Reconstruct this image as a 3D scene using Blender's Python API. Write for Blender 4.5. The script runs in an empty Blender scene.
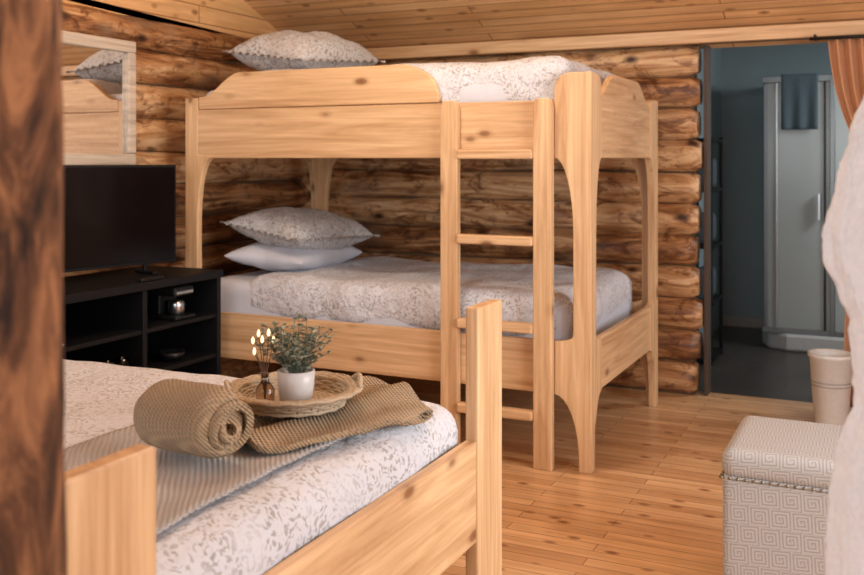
import bpy, bmesh, math, random
from mathutils import Vector, Matrix, noise
random.seed(7)
sc = bpy.context.scene
COL = sc.collection

# ---------------------------------------------------------------- materials
def new_mat(name):
    m = bpy.data.materials.new(name); m.use_nodes = True
    nt = m.node_tree; nt.nodes.clear()
    out = nt.nodes.new('ShaderNodeOutputMaterial')
    b = nt.nodes.new('ShaderNodeBsdfPrincipled')
    nt.links.new(b.outputs[0], out.inputs[0])
    return m, nt, b
def N(nt, t, **kw):
    n = nt.nodes.new(t)
    for k, v in kw.items(): setattr(n, k, v)
    return n
def ramp(nt, stops, interp='LINEAR'):
    r = N(nt, 'ShaderNodeValToRGB'); cr = r.color_ramp; cr.interpolation = interp
    while len(cr.elements) < len(stops): cr.elements.new(0.5)
    for e, (p, c) in zip(cr.elements, stops):
        e.position = p; e.color = (c[0], c[1], c[2], 1) if not isinstance(c, (int, float)) else (c, c, c, 1)
    return r
def mapped(nt, scale, out='Object'):
    tc = N(nt, 'ShaderNodeTexCoord'); mp = N(nt, 'ShaderNodeMapping')
    mp.inputs['Scale'].default_value = scale
    nt.links.new(tc.outputs[out], mp.inputs[0]); return mp.outputs[0]
def noise_n(nt, vec, scale, detail=4, rough=.55, dist=0):
    n = N(nt, 'ShaderNodeTexNoise')
    n.inputs['Scale'].default_value = scale; n.inputs['Detail'].default_value = detail
    n.inputs['Roughness'].default_value = rough; n.inputs['Distortion'].default_value = dist
    nt.links.new(vec, n.inputs['Vector']); return n
def mixc(nt, fac, a, b, mode='MIX'):
    m = N(nt, 'ShaderNodeMix', data_type='RGBA', blend_type=mode)
    for i, v in ((0, fac), (6, a), (7, b)):
        if hasattr(v, 'links'): nt.links.new(v, m.inputs[i])
        elif i == 0: m.inputs[0].default_value = v
        else: m.inputs[i].default_value = (v[0], v[1], v[2], 1)
    return m.outputs[2]
def math_n(nt, op, a, b=None):
    m = N(nt, 'ShaderNodeMath', operation=op)
    for i, v in ((0, a), (1, b)):
        if v is None: continue
        if hasattr(v, 'links'): nt.links.new(v, m.inputs[i])
        else: m.inputs[i].default_value = v
    return m.outputs[0]
def bump(nt, b, h, strength=.3, dist=.01):
    n = N(nt, 'ShaderNodeBump'); n.inputs['Strength'].default_value = strength; n.inputs['Distance'].default_value = dist
    nt.links.new(h, n.inputs['Height']); nt.links.new(n.outputs[0], b.inputs['Normal'])
def plain(name, col, rough=.5, metal=0, bump_s=0, bscale=40, **kw):
    m, nt, b = new_mat(name)
    v = mapped(nt, (1, 1, 1)); n = noise_n(nt, v, bscale)
    c = mixc(nt, n.outputs[0], [x * .88 for x in col], [min(1, x * 1.1) for x in col])
    nt.links.new(c, b.inputs['Base Color'])
    b.inputs['Roughness'].default_value = rough; b.inputs['Metallic'].default_value = metal
    if bump_s: bump(nt, b, n.outputs[0], bump_s, .005)
    for k, x in kw.items(): b.inputs[k].default_value = x
    return m
def pine(name, ax, c0=(.55, .325, .16), c1=(.79, .55, .315), knots=True, rough=.45):
    m, nt, b = new_mat(name)
    s = [9, 9, 9]; s[ax] = .55
    v = mapped(nt, tuple(s))
    n = noise_n(nt, v, 1.5, 6, .62, 1.6)
    r = ramp(nt, [(.32, c0), (.48, [(x + y) / 2 for x, y in zip(c0, c1)]), (.66, c1)])
    nt.links.new(n.outputs[0], r.inputs[0])
    col = r.outputs[0]
    s4 = [34, 34, 34]; s4[ax] = .8
    n4 = noise_n(nt, mapped(nt, tuple(s4)), 1.4, 3, .6, .6)
    r4 = ramp(nt, [(.35, (.84, .76, .68)), (.6, (1.04, 1.03, 1.02))]); nt.links.new(n4.outputs[0], r4.inputs[0])
    col = mixc(nt, .8, col, r4.outputs[0], 'MULTIPLY')
    if knots:
        s2 = [6.4, 6.4, 6.4]; s2[ax] = 3.0
        vo = N(nt, 'ShaderNodeTexVoronoi'); vo.inputs['Scale'].default_value = 1.0
        nt.links.new(mapped(nt, tuple(s2)), vo.inputs['Vector'])
        kr = ramp(nt, [(.03, 1.0), (.09, .8), (.12, .3), (.19, 0.0)])
        nt.links.new(vo.outputs['Distance'], kr.inputs[0])
        col = mixc(nt, kr.outputs[0], col, (.24, .10, .038))
    nt.links.new(col, b.inputs['Base Color'])
    b.inputs['Roughness'].default_value = rough
    bump(nt, b, n.outputs[0], .12, .004)
    return m
PX, PY, PZ = pine('pine_x', 0), pine('pine_y', 1), pine('pine_z', 2)
def planks(name, al, ac, c1, c2, dark, w=1.4, h=.075, rough=.3, mort=.0022, coat=0, kn=(9, 5)):
    m, nt, b = new_mat(name)
    tc = N(nt, 'ShaderNodeTexCoord'); sx = N(nt, 'ShaderNodeSeparateXYZ'); cx = N(nt, 'ShaderNodeCombineXYZ')
    nt.links.new(tc.outputs['Object'], sx.inputs[0])
    nt.links.new(sx.outputs[al], cx.inputs[0]); nt.links.new(sx.outputs[ac], cx.inputs[1])
    br = N(nt, 'ShaderNodeTexBrick')
    nt.links.new(cx.outputs[0], br.inputs['Vector'])
    br.inputs['Color1'].default_value = (*c1, 1); br.inputs['Color2'].default_value = (*c2, 1)
    br.inputs['Mortar'].default_value = (*dark, 1); br.inputs['Scale'].default_value = 1
    br.inputs['Mortar Size'].default_value = mort; br.inputs['Mortar Smooth'].default_value = .2
    br.inputs['Brick Width'].default_value = w; br.inputs['Row Height'].default_value = h
    br.offset_frequency = 2; br.offset = .37
    s = [12, 12, 12]; s[al] = .9
    n = noise_n(nt, mapped(nt, tuple(s)), 1.6, 5, .6, 1)
    g = ramp(nt, [(.3, (.72, .63, .55)), (.7, (1.12, 1.12, 1.12))]); nt.links.new(n.outputs[0], g.inputs[0])
    col = mixc(nt, .8, br.outputs[0], g.outputs[0], 'MULTIPLY')
    n5 = noise_n(nt, mapped(nt, (1, 1, 1)), 1.7, 3); g5 = ramp(nt, [(.35, (.88, .83, .78)), (.65, (1.08, 1.08, 1.08))]); nt.links.new(n5.outputs[0], g5.inputs[0])
    col = mixc(nt, .7, col, g5.outputs[0], 'MULTIPLY')
    vo = N(nt, 'ShaderNodeTexVoronoi'); s2 = [kn[0]] * 3; s2[al] = kn[1]
    nt.links.new(mapped(nt, tuple(s2)), vo.inputs['Vector']); vo.inputs['Scale'].default_value = 1
    kr = ramp(nt, [(.06, 1.0), (.14, .6), (.21, 0.0)]); nt.links.new(vo.outputs['Distance'], kr.inputs[0])
    col = mixc(nt, kr.outputs[0], col, dark)
    nt.links.new(col, b.inputs['Base Color']); b.inputs['Roughness'].default_value = rough
    b.inputs['Coat Weight'].default_value = coat; b.inputs['Coat Roughness'].default_value = .2
    bump(nt, b, br.outputs['Fac'], -.3, .003)
    return m
def logmat(name, ax):
    m, nt, b = new_mat(name)
    s = [8, 8, 8]; s[ax] = 1.0
    v = mapped(nt, tuple(s))
    n = noise_n(nt, v, 1.2, 8, .66, 1.8)
    r = ramp(nt, [(.30, (.07, .028, .013)), (.41, (.23, .095, .036)), (.51, (.46, .225, .09)), (.66, (.76, .50, .27))])
    at = N(nt, 'ShaderNodeAttribute', attribute_name='rnd')
    f = math_n(nt, 'ADD', n.outputs[0], math_n(nt, 'MULTIPLY', math_n(nt, 'SUBTRACT', at.outputs['Fac'], .42), .20))
    nt.links.new(f, r.inputs[0])
    s2 = [3.5, 3.5, 3.5]; s2[ax] = 2.0
    n2 = noise_n(nt, mapped(nt, tuple(s2)), 2.4, 6, .75, 1.2)
    r2 = ramp(nt, [(.40, (.30, .18, .12)), (.48, (1, 1, 1))]); nt.links.new(n2.outputs[0], r2.inputs[0])
    col = mixc(nt, .85, r.outputs[0], r2.outputs[0], 'MULTIPLY')
    # greyish weathered patches
    n6 = noise_n(nt, mapped(nt, tuple(s2)), 1.1, 3); r6 = ramp(nt, [(.52, 0.0), (.66, .35)]); nt.links.new(n6.outputs[0], r6.inputs[0])
    col = mixc(nt, r6.outputs[0], col, (.42, .30, .20))
    vo = N(nt, 'ShaderNodeTexVoronoi'); s3 = [6, 6, 6]; s3[ax] = 3.6
    nt.links.new(mapped(nt, tuple(s3)), vo.inputs['Vector']); vo.inputs['Scale'].default_value = 1
    kr = ramp(nt, [(.07, 1.0), (.13, .6), (.22, 0.0)]); nt.links.new(vo.outputs['Distance'], kr.inputs[0])
    col = mixc(nt, kr.outputs[0], col, (.05, .018, .009))
    nt.links.new(col, b.inputs['Base Color']); b.inputs['Roughness'].default_value = .42
    bump(nt, b, n.outputs[0], .5, .02)
    return m
LOGX, LOGY = logmat('log_x', 0), logmat('log_y', 1)
def fabric_pattern(name, base=(.64, .66, .715), ink=(.36, .345, .345), scale=15, lo=.3, hi=.9):
    m, nt, b = new_mat(name)
    v = mapped(nt, (1, 1, 1))
    nz = noise_n(nt, v, 14, 3, .6)
    add = N(nt, 'ShaderNodeVectorMath', operation='MULTIPLY_ADD')
    nt.links.new(nz.outputs['Color'], add.inputs[0]); add.inputs[1].default_value = (.08, .08, .08); nt.links.new(v, add.inputs[2])
    vo = N(nt, 'ShaderNodeTexVoronoi'); vo.inputs['Scale'].default_value = scale; nt.links.new(add.outputs[0], vo.inputs['Vector'])
    w = math_n(nt, 'SINE', math_n(nt, 'MULTIPLY', vo.outputs['Distance'], 28.0))
    vo2 = N(nt, 'ShaderNodeTexVoronoi'); vo2.inputs['Scale'].default_value = scale * 4.2; nt.links.new(add.outputs[0], vo2.inputs['Vector'])
    w2 = math_n(nt, 'MULTIPLY', math_n(nt, 'SUBTRACT', .48, vo2.outputs['Distance']), 4.0)
    w3 = math_n(nt, 'ADD', math_n(nt, 'MULTIPLY', w, .9), w2)
    r = ramp(nt, [(.2, 0.0), (.75, 1.0)]); nt.links.new(w3, r.inputs[0])
    n3 = noise_n(nt, v, 8, 2); r3 = ramp(nt, [(.40, lo), (.56, hi)]); nt.links.new(n3.outputs[0], r3.inputs[0])
    f = math_n(nt, 'MULTIPLY', r.outputs[0], r3.outputs[0])
    nt.links.new(mixc(nt, f, base, ink), b.inputs['Base Color'])
    b.inputs['Roughness'].default_value = .9; b.inputs['Sheen Weight'].default_value = .1
    bump(nt, b, noise_n(nt, v, 11, 5, .6).outputs[0], .7, .035)
    return m
PAIS = fabric_pattern('paisley_cotton')
PAIS2 = fabric_pattern('paisley_pillow', (.56, .555, .56), (.27, .25, .235), 14, .6, 1)
SHEET = plain('white_sheet', (.60, .625, .70), .9, bump_s=.3, bscale=9)
def knit(name, c, size=.012, s=.9, cb=.5):
    m, nt, b = new_mat(name)
    v = mapped(nt, (1, 1, 1)); sx = N(nt, 'ShaderNodeSeparateXYZ'); nt.links.new(v, sx.inputs[0])
    k = 2 * math.pi / size
    a = math_n(nt, 'SINE', math_n(nt, 'MULTIPLY', math_n(nt, 'ADD', sx.outputs[0], math_n(nt, 'MULTIPLY', sx.outputs[2], .6)), k))
    c2 = math_n(nt, 'SINE', math_n(nt, 'MULTIPLY', math_n(nt, 'ADD', sx.outputs[1], math_n(nt, 'MULTIPLY', sx.outputs[2], .7)), k * .8))
    h = math_n(nt, 'MULTIPLY', a, c2)
    r = ramp(nt, [(.1, [x * cb for x in c]), (.6, c)]); nt.links.new(math_n(nt, 'ADD', math_n(nt, 'MULTIPLY', h, .5), .5), r.inputs[0])
    n = noise_n(nt, v, 6, 2); col = mixc(nt, .3, r.outputs[0], mixc(nt, n.outputs[0], [x * .75 for x in c], [x * 1.25 for x in c]))
    nt.links.new(col, b.inputs['Base Color']); b.inputs['Roughness'].default_value = .95
    b.inputs['Sheen Weight'].default_value = .15
    bump(nt, b, h, s, .006)
    return m
KNIT_TAN = knit('knit_tan', (.48, .335, .195), .013)
KNIT_GREY = knit('waffle_greige', (.52, .475, .44), .017, .8, .62)
BLACK = plain('black_laminate', (.006, .006, .007), .55, **{'Specular IOR Level': .22})
SCREEN = plain('tv_screen', (.002, .002, .003), .16, **{'Specular IOR Level': .3})
CHROME = plain('chrome', (.5, .53, .55), .28, 1)
SHFRAME = plain('shower_frame_metal', (.22, .24, .25), .35, .9)
DARKMETAL = plain('dark_metal', (.03, .03, .03), .4, .7)
WHITEP = plain('white_plastic', (.68, .68, .66), .4)
CERAM = plain('white_ceramic', (.66, .65, .64), .35)
FRAMEW = pine('whitewashed_wood', 1, (.42, .35, .28), (.66, .58, .48), False, .6)
ROBE = plain('white_terry', (.78, .82, .88), .95, bump_s=.5, bscale=90)
CURT = plain('rust_linen', (.55, .29, .16), .9, bump_s=.2, bscale=90)
WICK = plain('wicker', (.50, .39, .27), .7, bump_s=.6, bscale=120)
LEAF = plain('eucalyptus_leaf', (.15, .18, .13), .6)
LEAF2 = plain('pale_leaf', (.42, .42, .33), .6)
BATHW = plain('bath_wall_paint', (.29, .365, .39), .7, bscale=3)
BATHF = planks('bath_floor_tile', 0, 1, (.05, .045, .042), (.07, .06, .055), (.03, .03, .03), .45, .45, .35, .004)
TOWELB = plain('blue_towel', (.09, .13, .155), .95, bump_s=.5, bscale=70)
FLOORM = planks('floor_pine_boards', 0, 1, (.63, .37, .185), (.84, .56, .31), (.28, .12, .045), 1.0, .068, .30, .0018, .25, (11, 6))
CEILM = planks('ceiling_pine_boards', 0, 1, (.74, .44, .20), (.82, .53, .27), (.32, .15, .06), 2.4, .085, .45, .004)
GABM = planks('gable_pine_boards', 1, 2, (.70, .42, .18), (.80, .50, .24), (.30, .13, .045), 2.4, .11, .45, .004)
def glass(name, col=(1, 1, 1), rough=0.02, alpha=None):
    m, nt, b = new_mat(name)
    n = noise_n(nt, mapped(nt, (1, 1, 1)), 5)
    nt.links.new(mixc(nt, n.outputs[0], [x * .97 for x in col], col), b.inputs['Base Color'])
    b.inputs['Roughness'].default_value = rough
    b.inputs['Transmission Weight'].default_value = 1 if alpha is None else 0
    if alpha is not None: b.inputs['Alpha'].default_value = alpha
    b.inputs['IOR'].default_value = 1.45
    return m
GLASS = glass('clear_glass'); SHGL = glass('shower_glass', (.58, .62, .60), .15, .5)
MIRR = plain('mirror_silver', (.9, .9, .9), .02, 1)

# ---------------------------------------------------------------- mesh helpers
def root(name, loc=(0, 0, 0)):
    e = bpy.data.objects.new(name, None); e.location = loc; e.empty_display_size = .1
    COL.objects.link(e); return e
def mk(name, verts, faces, mat, parent=None, smooth=False, bevel=0, mats=None, seg=2):
    me = bpy.data.meshes.new(name); me.from_pydata([tuple(v) for v in verts], [], faces); me.update()
    for mm in (mats or [mat]): me.materials.append(mm)
    if smooth:
        for p in me.polygons: p.use_smooth = True
    o = bpy.data.objects.new(name, me); COL.objects.link(o)
    if parent:
        o.parent = parent; o.matrix_parent_inverse = Matrix.Translation(-Vector(parent.location))
    if bevel:
        md = o.modifiers.new('bevel', 'BEVEL'); md.width = bevel; md.segments = seg; md.limit_method = 'ANGLE'
    return o
def boxvf(x0, x1, y0, y1, z0, z1):
    v = [(x, y, z) for x in (x0, x1) for y in (y0, y1) for z in (z0, z1)]
    f = [(0, 1, 3, 2), (4, 6, 7, 5), (0, 4, 5, 1), (2, 3, 7, 6), (0, 2, 6, 4), (1, 5, 7, 3)]
    return v, f
def box(name, x0, x1, y0, y1, z0, z1, mat, parent=None, bevel=.004):
    v, f = boxvf(x0, x1, y0, y1, z0, z1)
    return mk(name, v, f, mat, parent, bevel=bevel)
def prism(name, pts, axis, a0, a1, mat, parent=None, bevel=.006):
    def P(p, a):
        if axis == 0: return (a, p[0], p[1])
        if axis == 1: return (p[0], a, p[1])
        return (p[0], p[1], a)
    n = len(pts)
    v = [P(p, a0) for p in pts] + [P(p, a1) for p in pts]
    f = [tuple(range(n))[::-1], tuple(range(n, 2 * n))] + [(i, (i + 1) % n, n + (i + 1) % n, n + i) for i in range(n)]
    o = mk(name, v, f, mat, parent, bevel=bevel)
    bm = bmesh.new(); bm.from_mesh(o.data); bmesh.ops.recalc_face_normals(bm, faces=bm.faces); bm.to_mesh(o.data); bm.free()
    return o
def grid(name, fn, nu, nv, mat, parent=None, thick=0, closeu=False, smooth=True):
    vs = [fn(i / (nu - (0 if closeu else 1)), j / (nv - 1)) for j in range(nv) for i in range(nu)]
    fs = []
    for j in range(nv - 1):
        for i in range(nu if closeu else nu - 1):
            i2 = (i + 1) % nu
            fs.append((j * nu + i, j * nu + i2, (j + 1) * nu + i2, (j + 1) * nu + i))
    o = mk(name, vs, fs, mat, parent, smooth)
    if thick:
        md = o.modifiers.new('solid', 'SOLIDIFY'); md.thickness = thick; md.offset = 1
    return o
def lathe(name, prof, cx, cy, mat, parent=None, n=40, smooth=True):
    vs = []; fs = []
    for (r, z) in prof:
        for i in range(n):
            a = 2 * math.pi * i / n; vs.append((cx + r * math.cos(a), cy + r * math.sin(a), z))
    for j in range(len(prof) - 1):
        for i in range(n):
            i2 = (i + 1) % n; fs.append((j * n + i, j * n + i2, (j + 1) * n + i2, (j + 1) * n + i))
    fs.append(tuple(range(n))[::-1])
    return mk(name, vs, fs, mat, parent, smooth)
def tube(name, pts, r, mat, parent=None, n=8, merge=None):
    vs = []; fs = []; pts = [Vector(p) for p in pts]; m = len(pts)
    for k, p in enumerate(pts):
        t = (pts[min(k + 1, m - 1)] - pts[max(k - 1, 0)]).normalized()
        up = Vector((0, 0, 1)) if abs(t.z) < .9 else Vector((1, 0, 0))
        a = t.cross(up).normalized(); b = t.cross(a)
        rr = r[k] if isinstance(r, (list, tuple)) else r
        for i in range(n):
            an = 2 * math.pi * i / n; vs.append(p + a * rr * math.cos(an) + b * rr * math.sin(an))
    for k in range(m - 1):
        for i in range(n):
            i2 = (i + 1) % n; fs.append((k * n + i, k * n + i2, (k + 1) * n + i2, (k + 1) * n + i))
    fs.append(tuple(range(n))[::-1]); fs.append(tuple(range((m - 1) * n, m * n)))
    if merge is not None:
        off = len(merge[0]); merge[0].extend(vs); merge[1].extend([tuple(i + off for i in f) for f in fs]); return
    return mk(name, vs, fs, mat, parent, True)
def softbox(name, x0, x1, y0, y1, z0, z1, r, mat, parent=None, amp=.01, fr=3., step=.04, uv=False):
    vs = []; idx = {}; fs = []
    nx, ny, nz = [max(2, int(round((b - a) / step))) for a, b in ((x0, x1), (y0, y1), (z0, z1))]
    def V(i, j, k):
        key = (i, j, k)
        if key not in idx:
            p = Vector((x0 + (x1 - x0) * i / nx, y0 + (y1 - y0) * j / ny, z0 + (z1 - z0) * k / nz))
            q = Vector((min(max(p.x, x0 + r), x1 - r), min(max(p.y, y0 + r), y1 - r), min(max(p.z, z0 + r), z1 - r)))
            d = p - q
            nrm = d.normalized() if d.length > 1e-6 else Vector((0, 0, 1))
            if d.length > r: p = q + nrm * r
            if amp:
                a = amp * noise.noise(Vector((p.x * fr, p.y * fr, p.z * fr * .3))) + amp * .4 * noise.noise(Vector((p.x * fr * 3, p.y * fr * 3, p.z * fr)))
                if k > 0: p = p + nrm * a
            idx[key] = len(vs); vs.append(p)
        return idx[key]
    for i in range(nx):
        for j in range(ny):
            fs.append((V(i, j, nz), V(i + 1, j, nz), V(i + 1, j + 1, nz), V(i, j + 1, nz)))
            fs.append((V(i, j, 0), V(i, j + 1, 0), V(i + 1, j + 1, 0), V(i + 1, j, 0)))
    for i in range(nx):
        for k in range(nz):
            fs.append((V(i, 0, k), V(i + 1, 0, k), V(i + 1, 0, k + 1), V(i, 0, k + 1)))
            fs.append((V(i, ny, k), V(i, ny, k + 1), V(i + 1, ny, k + 1), V(i + 1, ny, k)))
    for j in range(ny):
        for k in range(nz):
            fs.append((V(0, j, k), V(0, j, k + 1), V(0, j + 1, k + 1), V(0, j + 1, k)))
            fs.append((V(nx, j, k), V(nx, j + 1, k), V(nx, j + 1, k + 1), V(nx, j, k + 1)))
    o = mk(name, vs, fs, mat, parent, True)
    if uv:
        uvl = o.data.uv_layers.new(name='box')
        for p in o.data.polygons:
            n = p.normal; ax = max(range(3), key=lambda a: abs(n[a]))
            for li in p.loop_indices:
                c = o.data.vertices[o.data.loops[li].vertex_index].co
                uvl.data[li].uv = ((c.y, c.z) if ax == 0 else (c.x, c.z) if ax == 1 else (c.x, c.y))
    return o
def pillow(name, c, L, W, H, rotz, tiltx, tilty, mat, frill=.05):
    n = 34
    M = Matrix.Translation(c) @ Matrix.Rotation(rotz, 4, 'Z') @ Matrix.Rotation(tiltx, 4, 'X') @ Matrix.Rotation(tilty, 4, 'Y')
    vs = []; fs = []
    def sp(u, v, s):
        a = max(0, 1 - abs(u) ** 2.6) * max(0, 1 - abs(v) ** 2.6)
        pinch = 1 - .07 * (1 - abs(u)) * abs(v) ** 2
        pin2 = 1 - .07 * (1 - abs(v)) * abs(u) ** 2
        z = s * H * .5 * a ** .45
        z *= 1 + .14 * noise.noise(Vector((u * 2.4 + c[0], v * 2.4, s))) + .05 * noise.noise(Vector((u * 7 + c[0], v * 7, s)))
        return Vector((u * W / 2 * pin2, v * L / 2 * pinch, z))
    for s in (1, -1):
        off = len(vs)
        for j in range(n + 1):
            for i in range(n + 1):
                vs.append(sp(math.sin((2 * i / n - 1) * math.pi / 2), math.sin((2 * j / n - 1) * math.pi / 2), s))
        for j in range(n):
            for i in range(n):
                a = off + j * (n + 1) + i; q = (a, a + 1, a + n + 2, a + n + 1)
                fs.append(q if s > 0 else q[::-1])
    if frill:
        per = []
        K = 60
        for side in range(4):
            for t in range(K):
                x = 2 * t / K - 1
                u, v = [(x, -1), (1, x), (-x, 1), (-1, -x)][side]
                per.append((u, v))
        off = len(vs); m = len(per)
        for ring in range(3):
            for q, (u, v) in enumerate(per):
                p = sp(u, v, 1)
                d = Vector((u if abs(u) > .93 else 0, v if abs(v) > .93 else 0, 0)); d.normalize()
                vs.append(p + d * frill * ring / 2 + Vector((0, 0, math.sin(q * 1.1) * .008 * ring / 2)) - d * .006)
        for ring in range(2):
            for q in range(m):
                a = off + ring * m + q; b2 = off + ring * m + (q + 1) % m
                fs.append((a, b2, b2 + m, a + m))
    vs = [M @ p for p in vs]
    return mk(name, vs, fs, mat, None, True)

# ---------------------------------------------------------------- camera
HC = 1.45; TH = math.radians(25.6)
cam = bpy.data.cameras.new('camera'); co = bpy.data.objects.new('camera', cam); COL.objects.link(co)
co.location = (0, 0, HC); co.rotation_euler = (math.radians(90), 0, TH)
cam.sensor_width = 36; cam.lens = 40; cam.shift_y = -127.5 / 864
cam.dof.use_dof = True; cam.dof.focus_distance = 3.3; cam.dof.aperture_fstop = 3.2
sc.camera = co

# ---------------------------------------------------------------- room shell
mk('floor', *boxvf(-4.1, 1.7, -2.2, 6.15, -.1, 0), FLOORM)
SL = .39; YB = 5.95; ZB = 2.25
def zc(y): return ZB + SL * (YB - y) if y > 1.5 else ZB + SL * (YB - 1.5) - .39 * (1.5 - y)
prism('ceiling', [(6.2, zc(6.2)), (1.5, zc(1.5)), (-2.2, zc(-2.2)), (-2.2, zc(-2.2) + .1), (1.5, zc(1.5) + .1), (6.2, zc(6.2) + .1)], 0, -4.1, 1.7, CEILM, bevel=0)
def logs(verts, faces, rnd, axis, a0, a1, fixed, z, r, endj=0):
    n = 24; L = a1 - a0; m = max(4, int(L / .05)); off = len(verts); rr = random.random()
    b1 = a1 + random.uniform(-endj, endj * .6)
    seed = random.uniform(0, 90)
    for k in range(m + 1):
        t = k / m; a = a0 + (b1 - a0) * t
        er = 1.0
        if endj: 
            dd = b1 - a
            if dd < .07: er = .78 + .22 * math.sqrt(max(0, 1 - (1 - dd / .07) ** 2))
        wob = .012 * noise.noise(Vector((a * .8, seed, 0)))
        for i in range(n):
            an = 2 * math.pi * i / n
            rad = r * er * (1 + .09 * noise.noise(Vector((a * 1.8, math.cos(an) * 1.3 + seed, math.sin(an) * 1.3))) + .06 * noise.noise(Vector((a * 8, math.cos(an) * 3 + seed, math.sin(an) * 3))))
            c, s = math.cos(an) * rad, math.sin(an) * rad + wob
            verts.append((a, fixed + c, z + s) if axis == 0 else (fixed + c, a, z + s)); rnd.append(rr)
    for k in range(m):
        for i in range(n):
            i2 = (i + 1) % n; faces.append((off + k * n + i, off + (k + 1) * n + i, off + (k + 1) * n + i2, off + k * n + i2))
    faces.append(tuple(off + i for i in range(n))); faces.append(tuple(off + m * n + i for i in range(n))[::-1])
def add_rnd(o, rnd):
    a = o.data.attributes.new('rnd', 'FLOAT', 'POINT'); a.data.foreach_set('value', rnd)
    bm = bmesh.new(); bm.from_mesh(o.data); bmesh.ops.recalc_face_normals(bm, faces=bm.faces); bm.to_mesh(o.data); bm.free()
CHINK = plain('dark_chinking', (.11, .06, .03), .9, bump_s=.5, bscale=20)
v, f, rn = [], [], []
z = .105
while z < 2.2:
    logs(v, f, rn, 0, -3.95, -1.06, 6.07, z, .102, endj=.03)
    logs(v, f, rn, 0, -.12, 1.65, 6.07, z, .102)
    z += .196
wb = mk('wall_back', v, f, LOGX, smooth=True); add_rnd(wb, rn)
def wall_part(name, *a, mat=CHINK): 
    vv, ff = boxvf(*a); return mk(name, vv, ff, mat, wb)
wall_part('wall_core_1', -4.1, -1.10, 6.035, 6.14, 0, 2.24)
wall_part('wall_core_2', -.10, 1.7, 6.035, 6.14, 0, 2.24)
wall_part('wall_core_3', -4.1, 1.7, 6.035, 6.14, 2.17, 2.24)
v, f, rn = [], [], []
z = .03
while z < 2.25:
    logs(v, f, rn, 1, -2.1, 6.0, -3.975, z, .103); z += .196
wl = mk('wall_left', v, f, LOGY, smooth=True); add_rnd(wl, rn)
vv, ff = boxvf(-4.06, -3.935, -2.2, 6.14, 0, 2.3); mk('wall_left_core', vv, ff, CHINK, wl)
prism('wall_left_gable', [(-2.2, 2.24), (6.1, 2.24), (6.1, zc(6.1)), (1.5, zc(1.5)), (-2.2, zc(-2.2))], 0, -4.05, -3.92, GABM, wl, 0)
wr = root('wall_right', (1.65, 2, 1))
for i, a in enumerate([(-2.2, 1.4, 0, 3.9), (3.6, 6.14, 0, 3.1), (1.4, 3.6, 0, .8), (1.4, 3.6, 2.1, 3.4)]):
    box(f'panel_{i+1}', 1.6, 1.7, a[0], a[1], a[2], a[3], GABM, wr, 0)
win = root('window_1', (1.6, 2.5, 1.45))
for i, a in enumerate([(1.4, 1.46, .8, 2.1), (3.54, 3.6, .8, 2.1), (1.4, 3.6, .8, .87), (1.4, 3.6, 2.03, 2.1), (2.47, 2.53, .8, 2.1)]):
    box(f'frame_{i+1}', 1.58, 1.66, *a, PZ, win)
box('trim_1', -3.85, 1.58, 5.90, 5.965, 2.155, 2.235, PX)
box('trim_2', -1.045, -1.02, 6.05, 6.17, 0, 2.155, plain('door_jamb_dark', (.07, .045, .03), .6))
# foreground log post
v, f = [], []
n = 28; cxp, cyp = -1.064, .821
for k in range(70):
    zz = 3.58 * k / 69
    for i in range(n):
        an = 2 * math.pi * i / n
        rad = .135 * (1 + .04 * noise.noise(Vector((math.cos(an) * 1.5, math.sin(an) * 1.5, zz * 1.5))) + .03 * noise.noise(Vector((math.cos(an) * 4, math.sin(an) * 4, zz * 6))))
        v.append((cxp + rad * math.cos(an), cyp + rad * math.sin(an), zz))
for k in range(69):
    for i in range(n):
        i2 = (i + 1) % n; f.append((k * n + i, k * n + i2, (k + 1) * n + i2, (k + 1) * n + i))
m_, nt, b = new_mat('dark_log_post')
nn = noise_n(nt, mapped(nt, (7, 7, 2.2)), 1.8, 7, .7, 1.5)
rr = ramp(nt, [(.36, (.022, .010, .006)), (.50, (.11, .045, .020)), (.64, (.32, .14, .06))]); nt.links.new(nn.outputs[0], rr.inputs[0])
nt.links.new(rr.outputs[0], b.inputs['Base Color']); b.inputs['Roughness'].default_value = .75; b.inputs['Specular IOR Level'].default_value = .2; bump(nt, b, nn.outputs[0], .6, .02)
mk('log_post', v, f, m_, smooth=True)

# ---------------------------------------------------------------- bathroom
mk('floor_bathroom', *boxvf(-1.45, 1.3, 6.15, 8.8, -.1, 0), BATHF)
mk('ceiling_bathroom', *boxvf(-1.45, 1.3, 6.15, 8.8, 2.45, 2.55), BATHW)
mk('wall_bathroom_back', *boxvf(-1.45, 1.3, 8.7, 8.8, 0, 2.45), BATHW)
mk('wall_bathroom_left', *boxvf(-1.45, -1.35, 6.15, 8.7, 0, 2.45), BATHW)
mk('wall_bathroom_right', *boxvf(1.2, 1.3, 6.15, 8.7, 0, 2.45), BATHW)
box('baseboard_bathroom', -1.35, -.92, 8.68, 8.70, 0, .09, plain('bath_base', (.40, .38, .35), .5))
sh = root('shower_stall', (-.4, 8.2, 1))
TRAY = plain('shower_tray_acrylic', (.58, .60, .60), .3)
prism('tray', [(-.92, 8.69), (-.92, 7.95), (-.86, 7.80), (-.72, 7.72), (.25, 7.72), (.3, 8.69)], 2, 0, .13, TRAY, sh, .02)
for i, (x, y) in enumerate([(-.88, 7.84), (-.40, 7.76), (-.88, 8.66), (.2, 7.76)]):
    box(f'frame_post_{i+1}', x - .018, x + .018, y - .018, y + .018, .13, 2.06, SHFRAME, sh)
box('rail_top_front', -.90, .22, 7.745, 7.79, 2.04, 2.09, SHFRAME, sh); box('rail_bottom_front', -.90, .22, 7.745, 7.79, .13, .17, SHFRAME, sh)
box('rail_top_side', -.90, -.86, 7.8, 8.68, 2.04, 2.09, SHFRAME, sh)
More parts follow.
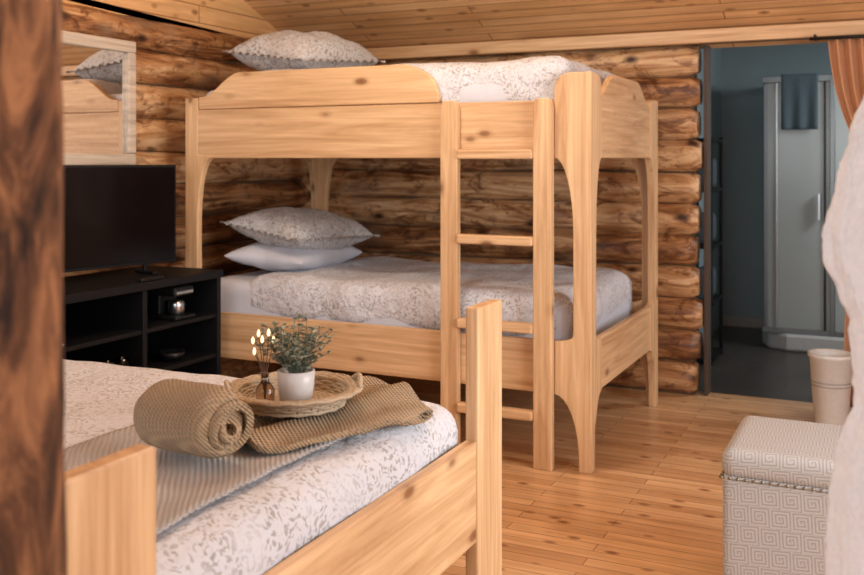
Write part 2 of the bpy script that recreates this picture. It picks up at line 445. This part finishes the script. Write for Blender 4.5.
box('door_stile', -.80, -.785, 7.745, 7.785, .17, 2.04, CHROME, sh); box('door_stile_2', -.46, -.445, 7.745, 7.785, .17, 2.04, DARKMETAL, sh)
box('glass_front', -.86, .2, 7.76, 7.768, .15, 2.05, SHGL, sh, 0)
box('glass_side', -.884, -.876, 7.86, 8.66, .15, 2.05, SHGL, sh, 0)
box('shower_wall_panel', -.86, .3, 8.66, 8.69, .13, 2.1, TRAY, sh, 0)
box('shower_handle', -.50, -.48, 7.70, 7.745, 1.0, 1.2, CHROME, sh)
grid('bath_towel', lambda u, w: (-.76 + .26 * u, 7.722 - .012 * math.sin(u * 15) * w, 2.10 - .42 * w), 20, 16, TOWELB, None, .012)
su = root('bathroom_shelf', (-1.25, 7.2, .8))
for i, zz in enumerate([.02, .42, .82, 1.22, 1.58]): box(f'shelf_{i+1}', -1.34, -1.14, 6.95, 7.42, zz, zz + .025, BLACK, su)
for i, (x, y) in enumerate([(-1.34, 6.95), (-1.165, 6.95), (-1.34, 7.395), (-1.165, 7.395)]): box(f'upright_{i+1}', x, x + .025, y, y + .025, 0, 1.62, BLACK, su)
tw = plain('shelf_towels', (.06, .075, .09), .9)
for i, zz in enumerate([.445, .845, 1.245]): softbox(f'folded_towels_{i+1}', -1.31, -1.17, 7.0, 7.36, zz, zz + .22, .04, tw, su)

# ---------------------------------------------------------------- bunk bed
bb = root('bunk_bed', (-2.4, 5.05, 0))
XL, XR, YF, YK = -3.62, -1.25, 4.31, 5.71
def legprof(wtop=.18, top=1.80, narrow_top=False, s0=0.0):
    lw = .088; p = [(s0, 0.0), (.062, 0.0)]
    for t in range(0, 9):
        a = t / 8 * math.pi / 2
        p.append((.062 + (wtop - .062) * (1 - math.cos(a)), .05 + .30 * math.sin(a)))
    p.append((wtop, .60))
    for t in range(1, 6):
        a = t / 5 * math.pi / 2
        p.append((wtop - (wtop - lw) * math.sin(a), .60 + .03 * (1 - math.cos(a))))
    for t in range(0, 9):
        a = t / 8 * math.pi / 2
        p.append((lw + (wtop - lw) * (1 - math.cos(a)), 1.10 + .36 * math.sin(a)))
    if narrow_top:
        p += [(wtop, 1.47), (lw, 1.48), (lw, top)]
    else:
        p += [(wtop, top - .07)]
        for t in range(1, 6):
            a = t / 5 * math.pi / 2
            p.append((wtop - .08 * (1 - math.cos(a)), top - .07 + .07 * math.sin(a)))
    p.append((s0, top))
    return p
T = .042
for nm, xo, sx in (('right', XR, -1), ('left', XL, 1)):
    for nm2, yo, sy in (('front', YF, 1), ('back', YK, -1)):
        tp = 1.86 if (nm, nm2) == ('right', 'front') else 1.80
        pr = legprof(top=tp, narrow_top=(nm == 'left'))
        prism(f'post_{nm2}_{nm}', [(xo + sx * s, z) for s, z in pr], 1, min(yo, yo + sy * T), max(yo, yo + sy * T), PZ, bb, .005)
        pr = legprof(top=tp, s0=T + .0005)
        prism(f'post_side_{nm2}_{nm}', [(yo + sy * s, z) for s, z in pr], 0, min(xo + sx * .0015, xo + sx * T), max(xo + sx * .0015, xo + sx * T), PZ, bb, .003)
for nm, y0 in (('front', YF + .008), ('back', YK - .008 - .035)):
    a_ = (XL + .088, XR - .178)
    box(f'rail_lower_{nm}', a_[0] + .09, a_[1], y0, y0 + .032, .35, .60, PX, bb)
    box(f'rail_upper_{nm}', a_[0], a_[1], y0 - (.004 if nm == 'front' else 0), y0 + .032, 1.46, 1.732, PX, bb)
for nm, x0 in (('right', XR - .008 - .033), ('left', XL + .008)):
    box(f'end_lower_{nm}', x0, x0 + .030, YF + .178, YK - .178, .35, .60, PY, bb)
    pts = [(YF + .175, 1.46), (YK - .175, 1.46)]
    def sc_(t): return 1.76 + .12 * (0.5 - .5 * math.cos(min(1, max(0, (min(t, 1 - t) / .28))) * math.pi)) 
    for i in range(33):
        t = 1 - i / 32; pts.append((YF + .175 + t * (YK - YF - .35), sc_(t)))
    prism(f'end_upper_{nm}', pts, 0, x0, x0 + .030, PY, bb)
def guard(nm, xa, xb, y0):
    pts = [(xa, 1.735), (xb, 1.735)]
    def top(x):
        a = min(1, max(0, (x - xa) / .30)); c = min(1, max(0, (xb - x) / .26))
        fa = .045 + .965 * (0.5 - .5 * math.cos(a * math.pi)) ; fc = math.sqrt(max(0, 1 - (1 - c) ** 2))
        return 1.75 + .19 * min(fa * .96 + .25 * (1 - a) , .1 + .9 * fc)
    for i in range(61):
        x = xb - (xb - xa) * i / 60; pts.append((x, top(x)))
    prism(nm, pts, 1, y0, y0 + .035, PX, bb)
guard('guard_front', XL + .092, -2.03, YF + .004)
guard('guard_back', XL + .09, XR - .18, YK - .045)
box('platform_lower', XL + .06, XR - .06, YF + .05, YK - .05, .42, .45, PX, bb); box('platform_upper', XL + .06, XR - .06, YF + .05, YK - .05, 1.50, 1.53, PX, bb)
for i, x in enumerate((-2.00, -1.52)):
    pts = [(x, 0), (x + .092, 0), (x + .092, 1.70), (x + .079, 1.74), (x + .013, 1.74), (x, 1.70)]
    prism(f'ladder_rail_{i+1}', pts, 1, YF - .045, YF - .001, PZ, bb)
for i, zz in enumerate((.225, .635, 1.045, 1.455)):
    box(f'ladder_rung_{i+1}', -1.908, -1.52, YF - .06, YF - .006, zz, zz + .045, PX, bb, .008)
softbox('mattress_lower', XL + .07, XR - .13, YF + .06, YK - .06, .452, .77, .05, SHEET, bb, .004)
softbox('comforter_lower', -3.28, XR - .12, YF + .05, YK - .075, .56, .808, .09, PAIS, bb, .022, 3.5)
softbox('mattress_upper', XL + .07, XR - .13, YF + .06, YK - .06, 1.532, 1.85, .05, SHEET, bb, .004)
softbox('comforter_upper', -3.28, XR - .12, YF + .055, YK - .075, 1.60, 1.95, .11, PAIS, bb, .020, 3.5)
pillow('pillow', (-3.26, 4.90, .880), .76, .52, .18, math.radians(3), 0, math.radians(3), SHEET, 0)
pillow('pillow', (-3.23, 4.92, 1.030), .74, .54, .24, math.radians(-6), math.radians(-2), math.radians(8), PAIS2, .05)
pillow('pillow', (-3.19, 4.90, 2.075), .72, .56, .29, math.radians(-8), math.radians(4), math.radians(8), PAIS2, .05)

# ---------------------------------------------------------------- near bed
nb = root('double_bed', (-2.3, 2.05, 0))
XF = -1.17
box('footboard_post_1', XF - .045, XF, 2.777, 2.985, 0, .985, PZ, nb, .006)
box('footboard_post_2', XF - .045, XF, 1.11, 1.32, 0, .945, PZ, nb, .006)
box('footboard_rail', XF - .042, XF - .006, 1.32, 2.777, .25, .568, PY, nb)
box('side_rail_far', -3.40, XF - .045, 2.83, 2.865, .22, .46, PX, nb); box('side_rail_near', -3.40, XF - .045, 1.13, 1.165, .22, .46, PX, nb)
box('headboard_post_1', -3.45, -3.40, 2.78, 2.94, 0, .84, PZ, nb); box('headboard_post_2', -3.45, -3.40, 1.11, 1.26, 0, 1.1, PZ, nb)
box('headboard_panel', -3.44, -3.41, 1.26, 2.78, .3, .80, PY, nb)
box('bed_platform', -3.40, XF - .05, 1.165, 2.83, .27, .30, PX, nb)
softbox('mattress_body', -3.38, XF - .07, 1.18, 2.80, .30, .58, .05, SHEET, nb, .003)
BX1 = XF - .048; BY0, BY1 = 1.17, 2.81; BT = .685
softbox('comforter', -3.39, BX1, BY0, BY1, .47, BT, .095, PAIS, nb, .014, 3.0)
def bedz(x, y):
    z = BT + .014 * noise.noise(Vector((x * 3, y * 3, BT * .9))) + .0056 * noise.noise(Vector((x * 9, y * 9, BT * 3)))
    r = .095
    for d in (x - (BX1 - r), (BY0 + r) - y, y - (BY1 - r)):
        if d > 0: z -= r - math.sqrt(max(0, r * r - min(d, r) ** 2))
    return z
pillow('pillow', (-3.12, 2.40, BT + .08), .68, .46, .15, 0, 0, math.radians(8), plain('pale_blue_pillowcase', (.36, .44, .57), .9), 0)
pillow('pillow', (-3.12, 1.60, BT + .08), .68, .46, .15, 0, 0, math.radians(8), SHEET, 0)
def thr(u, w):
    x = -1.92 + .585 * u + .012 * math.sin(w * 9); y = 1.24 + 1.25 * w
    return (x, y, bedz(x, y) + .012 + .004 * math.sin(u * 12 + w * 3))
grid('waffle_throw_blanket', thr, 30, 50, KNIT_GREY, None, .008)
A = Vector((-1.450, 1.895, 0)); B = Vector((-1.715, 1.925, 0)); zr = BT + .114
axd = (B - A).normalized(); sd = Vector((-axd.y, axd.x, 0))
turns = 3.3; S = 130
def roll(u, w):
    th = u * turns * 2 * math.pi
    r = .012 + .073 * u
    lump = 1 + .05 * noise.noise(Vector((math.cos(th) * 1.2, math.sin(th) * 1.2, w * 2))) * u
    e = .014 * math.sin(th * .7 + 1) * (1 if w < .5 else -1) * (abs(w - .5) * 2) ** 3
    flat = 1 - .25 * (abs(w - .5) * 2) ** 8 * u
    return A + axd * ((B - A).length * w + e) + sd * (math.cos(th) * r * 1.10 * lump * flat) + Vector((0, 0, zr + math.sin(th) * r * .96 * lump * flat))
o = grid('rolled_blanket', roll, S, 22, KNIT_TAN); md = o.modifiers.new('s', 'SOLIDIFY'); md.thickness = .019; md.offset = 0
bv = o.modifiers.new('b', 'BEVEL'); bv.width = .006; bv.segments = 2; bv.limit_method = 'ANGLE'
def loose(u, w):
    a = math.radians(-24)
    U, W_ = 2 * u - 1, 2 * w - 1
    k = 1 - .18 * (U * U * W_ * W_)
    lx = U * k * .5 * (.45 + .05 * math.sin(w * 7)); ly = W_ * k * .5 * (.70 + .05 * math.sin(u * 6 + 1))
    x = -1.480 + lx * math.cos(a) - ly * math.sin(a); y = 2.345 + lx * math.sin(a) + ly * math.cos(a)
    x = min(x, BX1 - .02)
    fold = .015 * (1 + math.sin(lx * 34 + 2.2 * math.sin(ly * 5))) * min(1, abs(ly) * 3 + .15)
    return (x, y, max(bedz(x, y), BT - .06) + .026 + fold)
grid('knit_throw_blanket', loose, 50, 60, KNIT_TAN, None, .016)
# ---------------------------------------------------------------- wicker tray
tx, ty, tz = -1.545, 2.31, BT + .066
wt = root('wicker_tray', (tx, ty, tz))
v, f = [], []
TS = .90
def ring(R, z, r, n=64, wav=0, ph=0):
    R *= TS
    pts = [(tx + (R) * math.cos(2 * math.pi * k / n), ty + (R) * math.sin(2 * math.pi * k / n), z + wav * math.sin(k * math.pi / 2 + ph)) for k in range(n + 1)]
    tube('', pts, r, None, merge=(v, f), n=6)
for i in range(17): ring(.012 + i * .0092, tz + .004, .0052, wav=.0015, ph=i * math.pi)
for i in range(5): ring(.158 + .005 * i, tz + .008 + i * .008, .0056, wav=.002, ph=i * math.pi)
for i in range(5): ring(.180 + .0085 * i, tz + .043 + .001 * i, .0058, wav=.002, ph=i * math.pi)
for k in range(48):
    a = 2 * math.pi * k / 48; c, s = math.cos(a) * TS, math.sin(a) * TS
    tube('', [(tx + .155 * c, ty + .155 * s, tz), (tx + .180 * c, ty + .180 * s, tz + .044), (tx + .218 * c, ty + .218 * s, tz + .050)], .004, None, merge=(v, f), n=5)
mk('woven_body', v, f, WICK, wt, True)
for sgn in (0, math.pi):
    a0 = math.radians(40) + sgn
    pts = [(tx + .19 * math.cos(a0 + t), ty + .19 * math.sin(a0 + t), tz + .05 + .022 * math.cos(t / .33 * math.pi / 2)) for t in [(-.33 + .66 * i / 12) for i in range(13)]]
    tube(f'handle_{1 if sgn == 0 else 2}', pts, .007, WICK, wt, 10)
px, py, pz = -1.535, 2.305, tz + .011
pp = root('potted_eucalyptus', (px, py, pz))
lathe('pot', [(.038, pz), (.047, pz + .006), (.052, pz + .05), (.053, pz + .088), (.049, pz + .09), (.047, pz + .078), (0.001, pz + .074)], px, py, CERAM, pp)
v, f = [], []; lv, lf = [], []; lv2, lf2 = [], []
for s_ in range(48):
    a = random.uniform(0, 2 * math.pi); sp_ = random.uniform(.02, .13); hh = random.uniform(.07, .165) * (1 - sp_ * 1.5)
    P = []
    for k in range(8):
        t = k / 7
        P.append(Vector((px + math.cos(a) * (sp_ * t ** 1.3 + .012) + .008 * math.sin(t * 5 + s_), py + math.sin(a) * (sp_ * t ** 1.3 + .012), pz + .074 + hh * t)))
    tube('', P, .0012, None, merge=(v, f), n=5)
    for k in range(2, 8):
        for q in range(3):
            la = random.uniform(0, 2 * math.pi); el = random.uniform(-.2, .9)
            d = Vector((math.cos(la) * math.cos(el), math.sin(la) * math.cos(el), math.sin(el))); sd_ = d.cross(Vector((0, 0, 1))).normalized()
            L = random.uniform(.013, .024); W = L * .34; p = P[k]
            tgt = (lv, lf) if random.random() < .6 else (lv2, lf2)
            o_ = len(tgt[0]); up = sd_.cross(d) * .003
            tgt[0].extend([p, p + d * L * .35 + sd_ * W + up, p + d * L * .75 + sd_ * W * .75 + up, p + d * L, p + d * L * .75 - sd_ * W * .75 + up, p + d * L * .35 - sd_ * W + up])
            tgt[1].extend([(o_, o_ + 1, o_ + 2, o_ + 3), (o_, o_ + 3, o_ + 4, o_ + 5)])
mk('stems', v, f, LEAF, pp, True); mk('leaves', lv, lf, LEAF, pp); mk('pale_leaves', lv2, lf2, LEAF2, pp)
gx, gy = -1.585, 2.225
gv = root('bud_vase', (gx, gy, pz))
AMB = glass('smoky_glass', (.55, .42, .32), .05)
lathe('bottle', [(.022, pz), (.026, pz + .006), (.027, pz + .045), (.018, pz + .060), (.011, pz + .068), (.011, pz + .088), (.014, pz + .09), (.010, pz + .09)], gx, gy, AMB, gv, 24)
tube('twine', [(gx + .0135 * math.cos(t * .6), gy + .0135 * math.sin(t * .6), pz + .069 + .0009 * t) for t in range(18)], .002, WICK, gv, 6)
v, f = [], []; bv_, bf_ = [], []
RV = Vector((.902, .432, 0)); FV = Vector((-.432, .902, 0))
for s_, (dx, hz) in enumerate([(-.034, .178), (-.020, .196), (-.006, .183), (.010, .200), (.022, .178), (-.028, .150)]):
    e = Vector((gx, gy, pz + hz)) + RV * dx + FV * (.012 * math.sin(s_ * 2.1))
    tube('', [(gx, gy, pz + .02), Vector((gx, gy, pz + .095)) + RV * dx * .25, e], .0013, None, merge=(v, f), n=5)
    tube('', [e + Vector((0, 0, -.006)), e, e + Vector((0, 0, .007)), e + Vector((0, 0, .015))], [.002, .0050, .0045, .0012], None, merge=(bv_, bf_), n=8)
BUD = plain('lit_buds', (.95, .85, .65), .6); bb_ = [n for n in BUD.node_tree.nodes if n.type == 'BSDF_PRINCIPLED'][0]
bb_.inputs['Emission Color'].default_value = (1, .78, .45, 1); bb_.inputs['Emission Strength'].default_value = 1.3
mk('stems', v, f, plain('dry_stem', (.12, .06, .03), .8), gv, True); mk('buds', bv_, bf_, BUD, gv, True)

# ---------------------------------------------------------------- tv stand, tv, mirror
ts = root('tv_stand', (-3.55, 3.6, 0))
sx0, sx1, sy0, sy1 = -3.80, -3.28, 2.97, 4.20
box('top', sx0, sx1 + .01, sy0 - .01, sy1 + .01, .815, .855, BLACK, ts)
for i, y in enumerate((sy0, 3.60, sy1 - .03)): box(f'upright_{i+1}', sx0, sx1, y, y + .03, 0, .815, BLACK, ts)
for i, zz in enumerate((.05, .385, .60)): box(f'shelf_{i+1}', sx0, sx1 - .01, sy0 + .03, sy1 - .03, zz, zz + .022, BLACK, ts)
box('back_panel', sx0, sx0 + .012, sy0, sy1, 0, .82, BLACK, ts, 0)
tv = root('television', (-3.57, 3.56, .9))
def tvbox(nm, a, b, c, d, e, g, mat):
    vv, ff = boxvf(a, b, c, d, e, g); M = Matrix.Translation((-3.47, 4.06, 0)) @ Matrix.Rotation(math.radians(-12), 4, 'Z')
    return mk(nm, [M @ Vector(p) for p in vv], ff, mat, tv, bevel=.004)
tvbox('bezel', -.035, 0, -.96, 0, .905, 1.425, BLACK); tvbox('screen', .0, .003, -.948, -.012, .920, 1.413, SCREEN)
tvbox('foot_1', -.09, .07, -.20, -.17, .857, .872, BLACK); tvbox('foot_2', -.09, .07, -.79, -.76, .857, .872, BLACK)
tvbox('leg_1', -.03, -.01, -.195, -.175, .87, .91, BLACK); tvbox('leg_2', -.03, -.01, -.785, -.765, .87, .91, BLACK)
box('remote_control', -3.33, -3.29, 3.60, 3.76, .856, .872, DARKMETAL)
# single-serve coffee maker on the shelf
cn = root('coffee_maker', (-3.40, 3.95, .63))
box('base', -3.50, -3.31, 3.87, 4.03, .623, .643, DARKMETAL, cn, .008)
box('back_tower', -3.50, -3.43, 3.88, 4.02, .643, .775, BLACK, cn, .01)
box('brew_head', -3.50, -3.32, 3.875, 4.025, .745, .795, DARKMETAL, cn, .012)
box('chrome_band', -3.321, -3.316, 3.885, 4.015, .755, .772, CHROME, cn, .002)
lathe('carafe', [(.035, .644), (.043, .65), (.043, .70), (.036, .72), (.033, .72), (.001, .715)], -3.375, 3.95, CHROME, cn, 28)
lathe('bowl', [(.03, .408), (.06, .43), (.07, .455), (.066, .455), (.05, .425), (.001, .415)], -3.38, 3.92, DARKMETAL)
for i, y in enumerate((3.42, 3.51)):
    lathe('drinking_glass', [(.026, .408), (.034, .50), (.032, .50), (.024, .415), (.001, .413)], -3.33, y, GLASS, None, 28)
mi = root('wall_mirror', (-3.82, 3.68, 1.78))
my0, my1, mz0, mz1, mw = 3.10, 4.12, 1.42, 2.11, .065
box('glass', -3.835, -3.825, my0 + .04, my1 - .04, mz0 + .04, mz1 - .04, MIRR, mi, 0)
box('frame_top', -3.845, -3.80, my0, my1, mz1 - mw, mz1, FRAMEW, mi, .01); box('frame_bottom', -3.845, -3.80, my0, my1, mz0, mz0 + mw, FRAMEW, mi, .01)
box('frame_right', -3.845, -3.80, my1 - mw, my1, mz0 + mw, mz1 - mw, FRAMEW, mi, .01); box('frame_left', -3.845, -3.80, my0, my0 + mw, mz0 + mw, mz1 - mw, FRAMEW, mi, .01)

# ---------------------------------------------------------------- ottoman
m, nt, b = new_mat('greek_key_fabric')
tc = N(nt, 'ShaderNodeTexCoord'); sx = N(nt, 'ShaderNodeSeparateXYZ'); nt.links.new(tc.outputs['UV'], sx.inputs[0])
sz = .062
row = math_n(nt, 'FLOOR', math_n(nt, 'DIVIDE', sx.outputs[1], sz))
uu = math_n(nt, 'SUBTRACT', math_n(nt, 'FRACT', math_n(nt, 'ADD', math_n(nt, 'DIVIDE', sx.outputs[0], sz), math_n(nt, 'MULTIPLY', row, .5))), .5)
vv_ = math_n(nt, 'SUBTRACT', math_n(nt, 'FRACT', math_n(nt, 'DIVIDE', sx.outputs[1], sz)), .5)
mx = math_n(nt, 'MAXIMUM', math_n(nt, 'ABSOLUTE', uu), math_n(nt, 'ABSOLUTE', vv_))
an = math_n(nt, 'DIVIDE', math_n(nt, 'ARCTAN2', vv_, uu), 2 * math.pi)
fr = math_n(nt, 'FRACT', math_n(nt, 'ADD', math_n(nt, 'MULTIPLY', mx, 6.0), an))
li = math_n(nt, 'GREATER_THAN', fr, .55)
wv = noise_n(nt, mapped(nt, (1, 1, 1)), 220, 2)
c1 = mixc(nt, li, (.46, .45, .44), (.27, .26, .255)); c1 = mixc(nt, .35, c1, mixc(nt, wv.outputs[0], (.25, .24, .23), (.56, .55, .54)))
nt.links.new(c1, b.inputs['Base Color']); b.inputs['Roughness'].default_value = .9
bump(nt, b, li, -.4, .002)
GK = m
ot = root('ottoman', (-.25, 3.4, 0))
ox0, ox1, oy0, oy1 = -.485, -.02, 3.13, 3.61
softbox('base', ox0, ox1, oy0, oy1, .035, .455, .012, GK, ot, 0, 3, .02, True)
softbox('top_pad', ox0 - .004, ox1 + .004, oy0 - .004, oy1 + .004, .445, .538, .035, GK, ot, 0, 3, .015, True)
for i, (x, y) in enumerate([(ox0 + .03, oy0 + .03), (ox1 - .03, oy0 + .03), (ox0 + .03, oy1 - .03), (ox1 - .03, oy1 - .03)]):
    box(f'foot_{i+1}', x - .02, x + .02, y - .02, y + .02, 0, .037, BLACK, ot)
v, f = [], []
def nail(x, y, z):
    o_ = len(v); r = .0060
    for j in range(4):
        ph = j / 3 * math.pi
        for i in range(8):
            t = i / 8 * 2 * math.pi; v.append((x + r * math.sin(ph) * math.cos(t), y + r * math.sin(ph) * math.sin(t), z + r * math.cos(ph)))
    for j in range(3):
        for i in range(8): f.append((o_ + j * 8 + i, o_ + (j + 1) * 8 + i, o_ + (j + 1) * 8 + (i + 1) % 8, o_ + j * 8 + (i + 1) % 8))
nz_ = .449
for k in range(20):
    t = k / 19
    for (x, y) in ((ox0 + (ox1 - ox0) * t, oy0 - .003), (ox0 + (ox1 - ox0) * t, oy1 + .003), (ox0 - .003, oy0 + (oy1 - oy0) * t), (ox1 + .003, oy0 + (oy1 - oy0) * t)): nail(x, y, nz_)
mk('nailhead_trim', v, f, plain('aged_brass', (.25, .2, .13), .35, .9), ot, True)

# ---------------------------------------------------------------- waste bin
wbx, wby = -.30, 5.68
wbn = root('waste_bin', (wbx, wby, 0))
lathe('bucket', [(.080, 0.002), (.085, .01), (.113, .37), (.121, .375), (.121, .395), (.113, .395), (.107, .37), (.080, .02), (.001, .018)], wbx, wby, WHITEP, wbn)
for i, zz in enumerate((.22, .24)):
    lathe(f'label_stripe_{i+1}', [(.0860 + zz * .0778, zz), (.0860 + (zz + .006) * .0778, zz + .006), (.08, zz + .007)], wbx, wby, plain('label_grey', (.35, .33, .3), .5), wbn)

# ---------------------------------------------------------------- curtain
def cur(u, w):
    zz = 2.12 - 2.05 * w
    g = math.exp(-((zz - 1.25) / .45) ** 2)
    wd = .30 - .17 * g; x0 = -.325 + .17 * g + .10 * w
    return (x0 + wd * u, 5.82 + .028 * math.sin(u * 30 + .6 * math.sin(w * 6)), zz)
ct = root('curtain', (-.2, 5.82, 1.2))
grid('curtain_cloth', cur, 90, 50, CURT, ct, .004)
rd = root('curtain_rod', (-.3, 5.82, 2.15)); tube('rod', [(-.42, 5.82, 2.135), (.4, 5.82, 2.135)], .010, DARKMETAL, rd, 10)
box('bracket_1', -.40, -.385, 5.82, 5.91, 2.13, 2.16, DARKMETAL, rd); box('bracket_2', .36, .375, 5.82, 5.91, 2.13, 2.16, DARKMETAL, rd)

# ---------------------------------------------------------------- coat rack + bathrobe
CY = 2.20
cr = root('coat_rack', (.14, CY, 0))
tube('pole', [(.14, CY, .03), (.14, CY, 1.85)], .02, DARKMETAL, cr, 14)
for i in range(4):
    a = math.radians(45 + 90 * i)
    tube(f'foot_{i+1}', [(.14, CY, .10), (.14 + .12 * math.cos(a), CY + .12 * math.sin(a), .07), (.14 + .26 * math.cos(a), CY + .26 * math.sin(a), .012)], .012, DARKMETAL, cr)
    a = math.radians(90 * i)
    tube(f'hook_{i+1}', [(.14, CY, 1.74), (.14 + .10 * math.cos(a), CY + .10 * math.sin(a), 1.75), (.14 + .14 * math.cos(a), CY + .14 * math.sin(a), 1.81)], .008, DARKMETAL, cr)
prof = [(1.76, .10), (1.70, .06), (1.62, -.01), (1.575, -.045), (1.507, -.07), (1.40, -.093), (1.306, -.114), (1.262, -.112), (1.20, -.088), (1.143, -.070), (1.07, -.062), (.99, -.060), (.93, -.078), (.90, -.088), (.80, -.103), (.655, -.111), (.40, -.125), (.28, -.128)]
def edge(z):
    for (za, xa), (zb, xb) in zip(prof, prof[1:]):
        if zb <= z <= za:
            t = (za - z) / (za - zb); return xa + (xb - xa) * t * t * (3 - 2 * t)
    return prof[-1][1]
def robe(u, w):
    z = 1.76 - 1.48 * w; hw = .14 - edge(z); th = u * 2 * math.pi
    rp = math.sin(th * 9 + z * 1.5 + .8 * math.sin(z * 5)) * min(1, w * 3) 
    fz = .007 * noise.noise(Vector((math.cos(th) * 9, math.sin(th) * 9, z * 10))) + .005 * noise.noise(Vector((math.cos(th) * 25, math.sin(th) * 25, z * 60)))
    return (.14 + (hw + fz) * math.cos(th) * (1 - .03 * rp), 2.0 + (.075 * min(1, .25 + w * 6) * (1 + .2 * rp) + fz) * math.sin(th), z)
br_ = root('bathrobe', (.14, 2.0, 1)); grid('robe_body', robe, 200, 160, ROBE, br_, closeu=True)
tube('hanging_loop', [(.14, 2.0, 1.75), (.14, 2.03, 1.79), (.14, 2.06, 1.76)], .005, ROBE, br_)

# ---------------------------------------------------------------- lights
def area(name, loc, rot, sx_, sy_, e, col):
    l = bpy.data.lights.new(name, 'AREA'); l.shape = 'RECTANGLE'; l.size = sx_; l.size_y = sy_; l.energy = e; l.color = col
    o = bpy.data.objects.new(name, l); o.location = loc; o.rotation_euler = rot; COL.objects.link(o); return o
area('window_light', (1.75, 2.5, 1.5), (math.radians(90), 0, math.radians(90)), 2.1, 1.25, 130, (.94, .97, 1))
area('rear_fill_light', (-1.2, -2.0, 2.0), (math.radians(85), 0, 0), 3.0, 1.6, 78, (.94, .97, 1))  # added fill from the open rear side; no window stands there
area('bathroom_fill_light', (.9, 7.0, 2.2), (0, math.radians(35), 0), .6, .6, 27, (.92, .98, 1))  # added to brighten the bathroom, which has no window of its own
l = bpy.data.lights.new('warm_fill', 'POINT'); l.energy = 62; l.color = (1, .88, .74); l.shadow_soft_size = .2  # added warm fill for the low back area, not a real fixture
o = bpy.data.objects.new('warm_fill_light', l); o.location = (-1.9, 3.3, 2.75); COL.objects.link(o)
w = bpy.data.worlds.new('world'); sc.world = w; w.use_nodes = True
bg = w.node_tree.nodes['Background']; bg.inputs[0].default_value = (.88, .93, 1, 1); bg.inputs[1].default_value = .75
sc.view_settings.view_transform = 'Standard'; sc.view_settings.look = 'None'
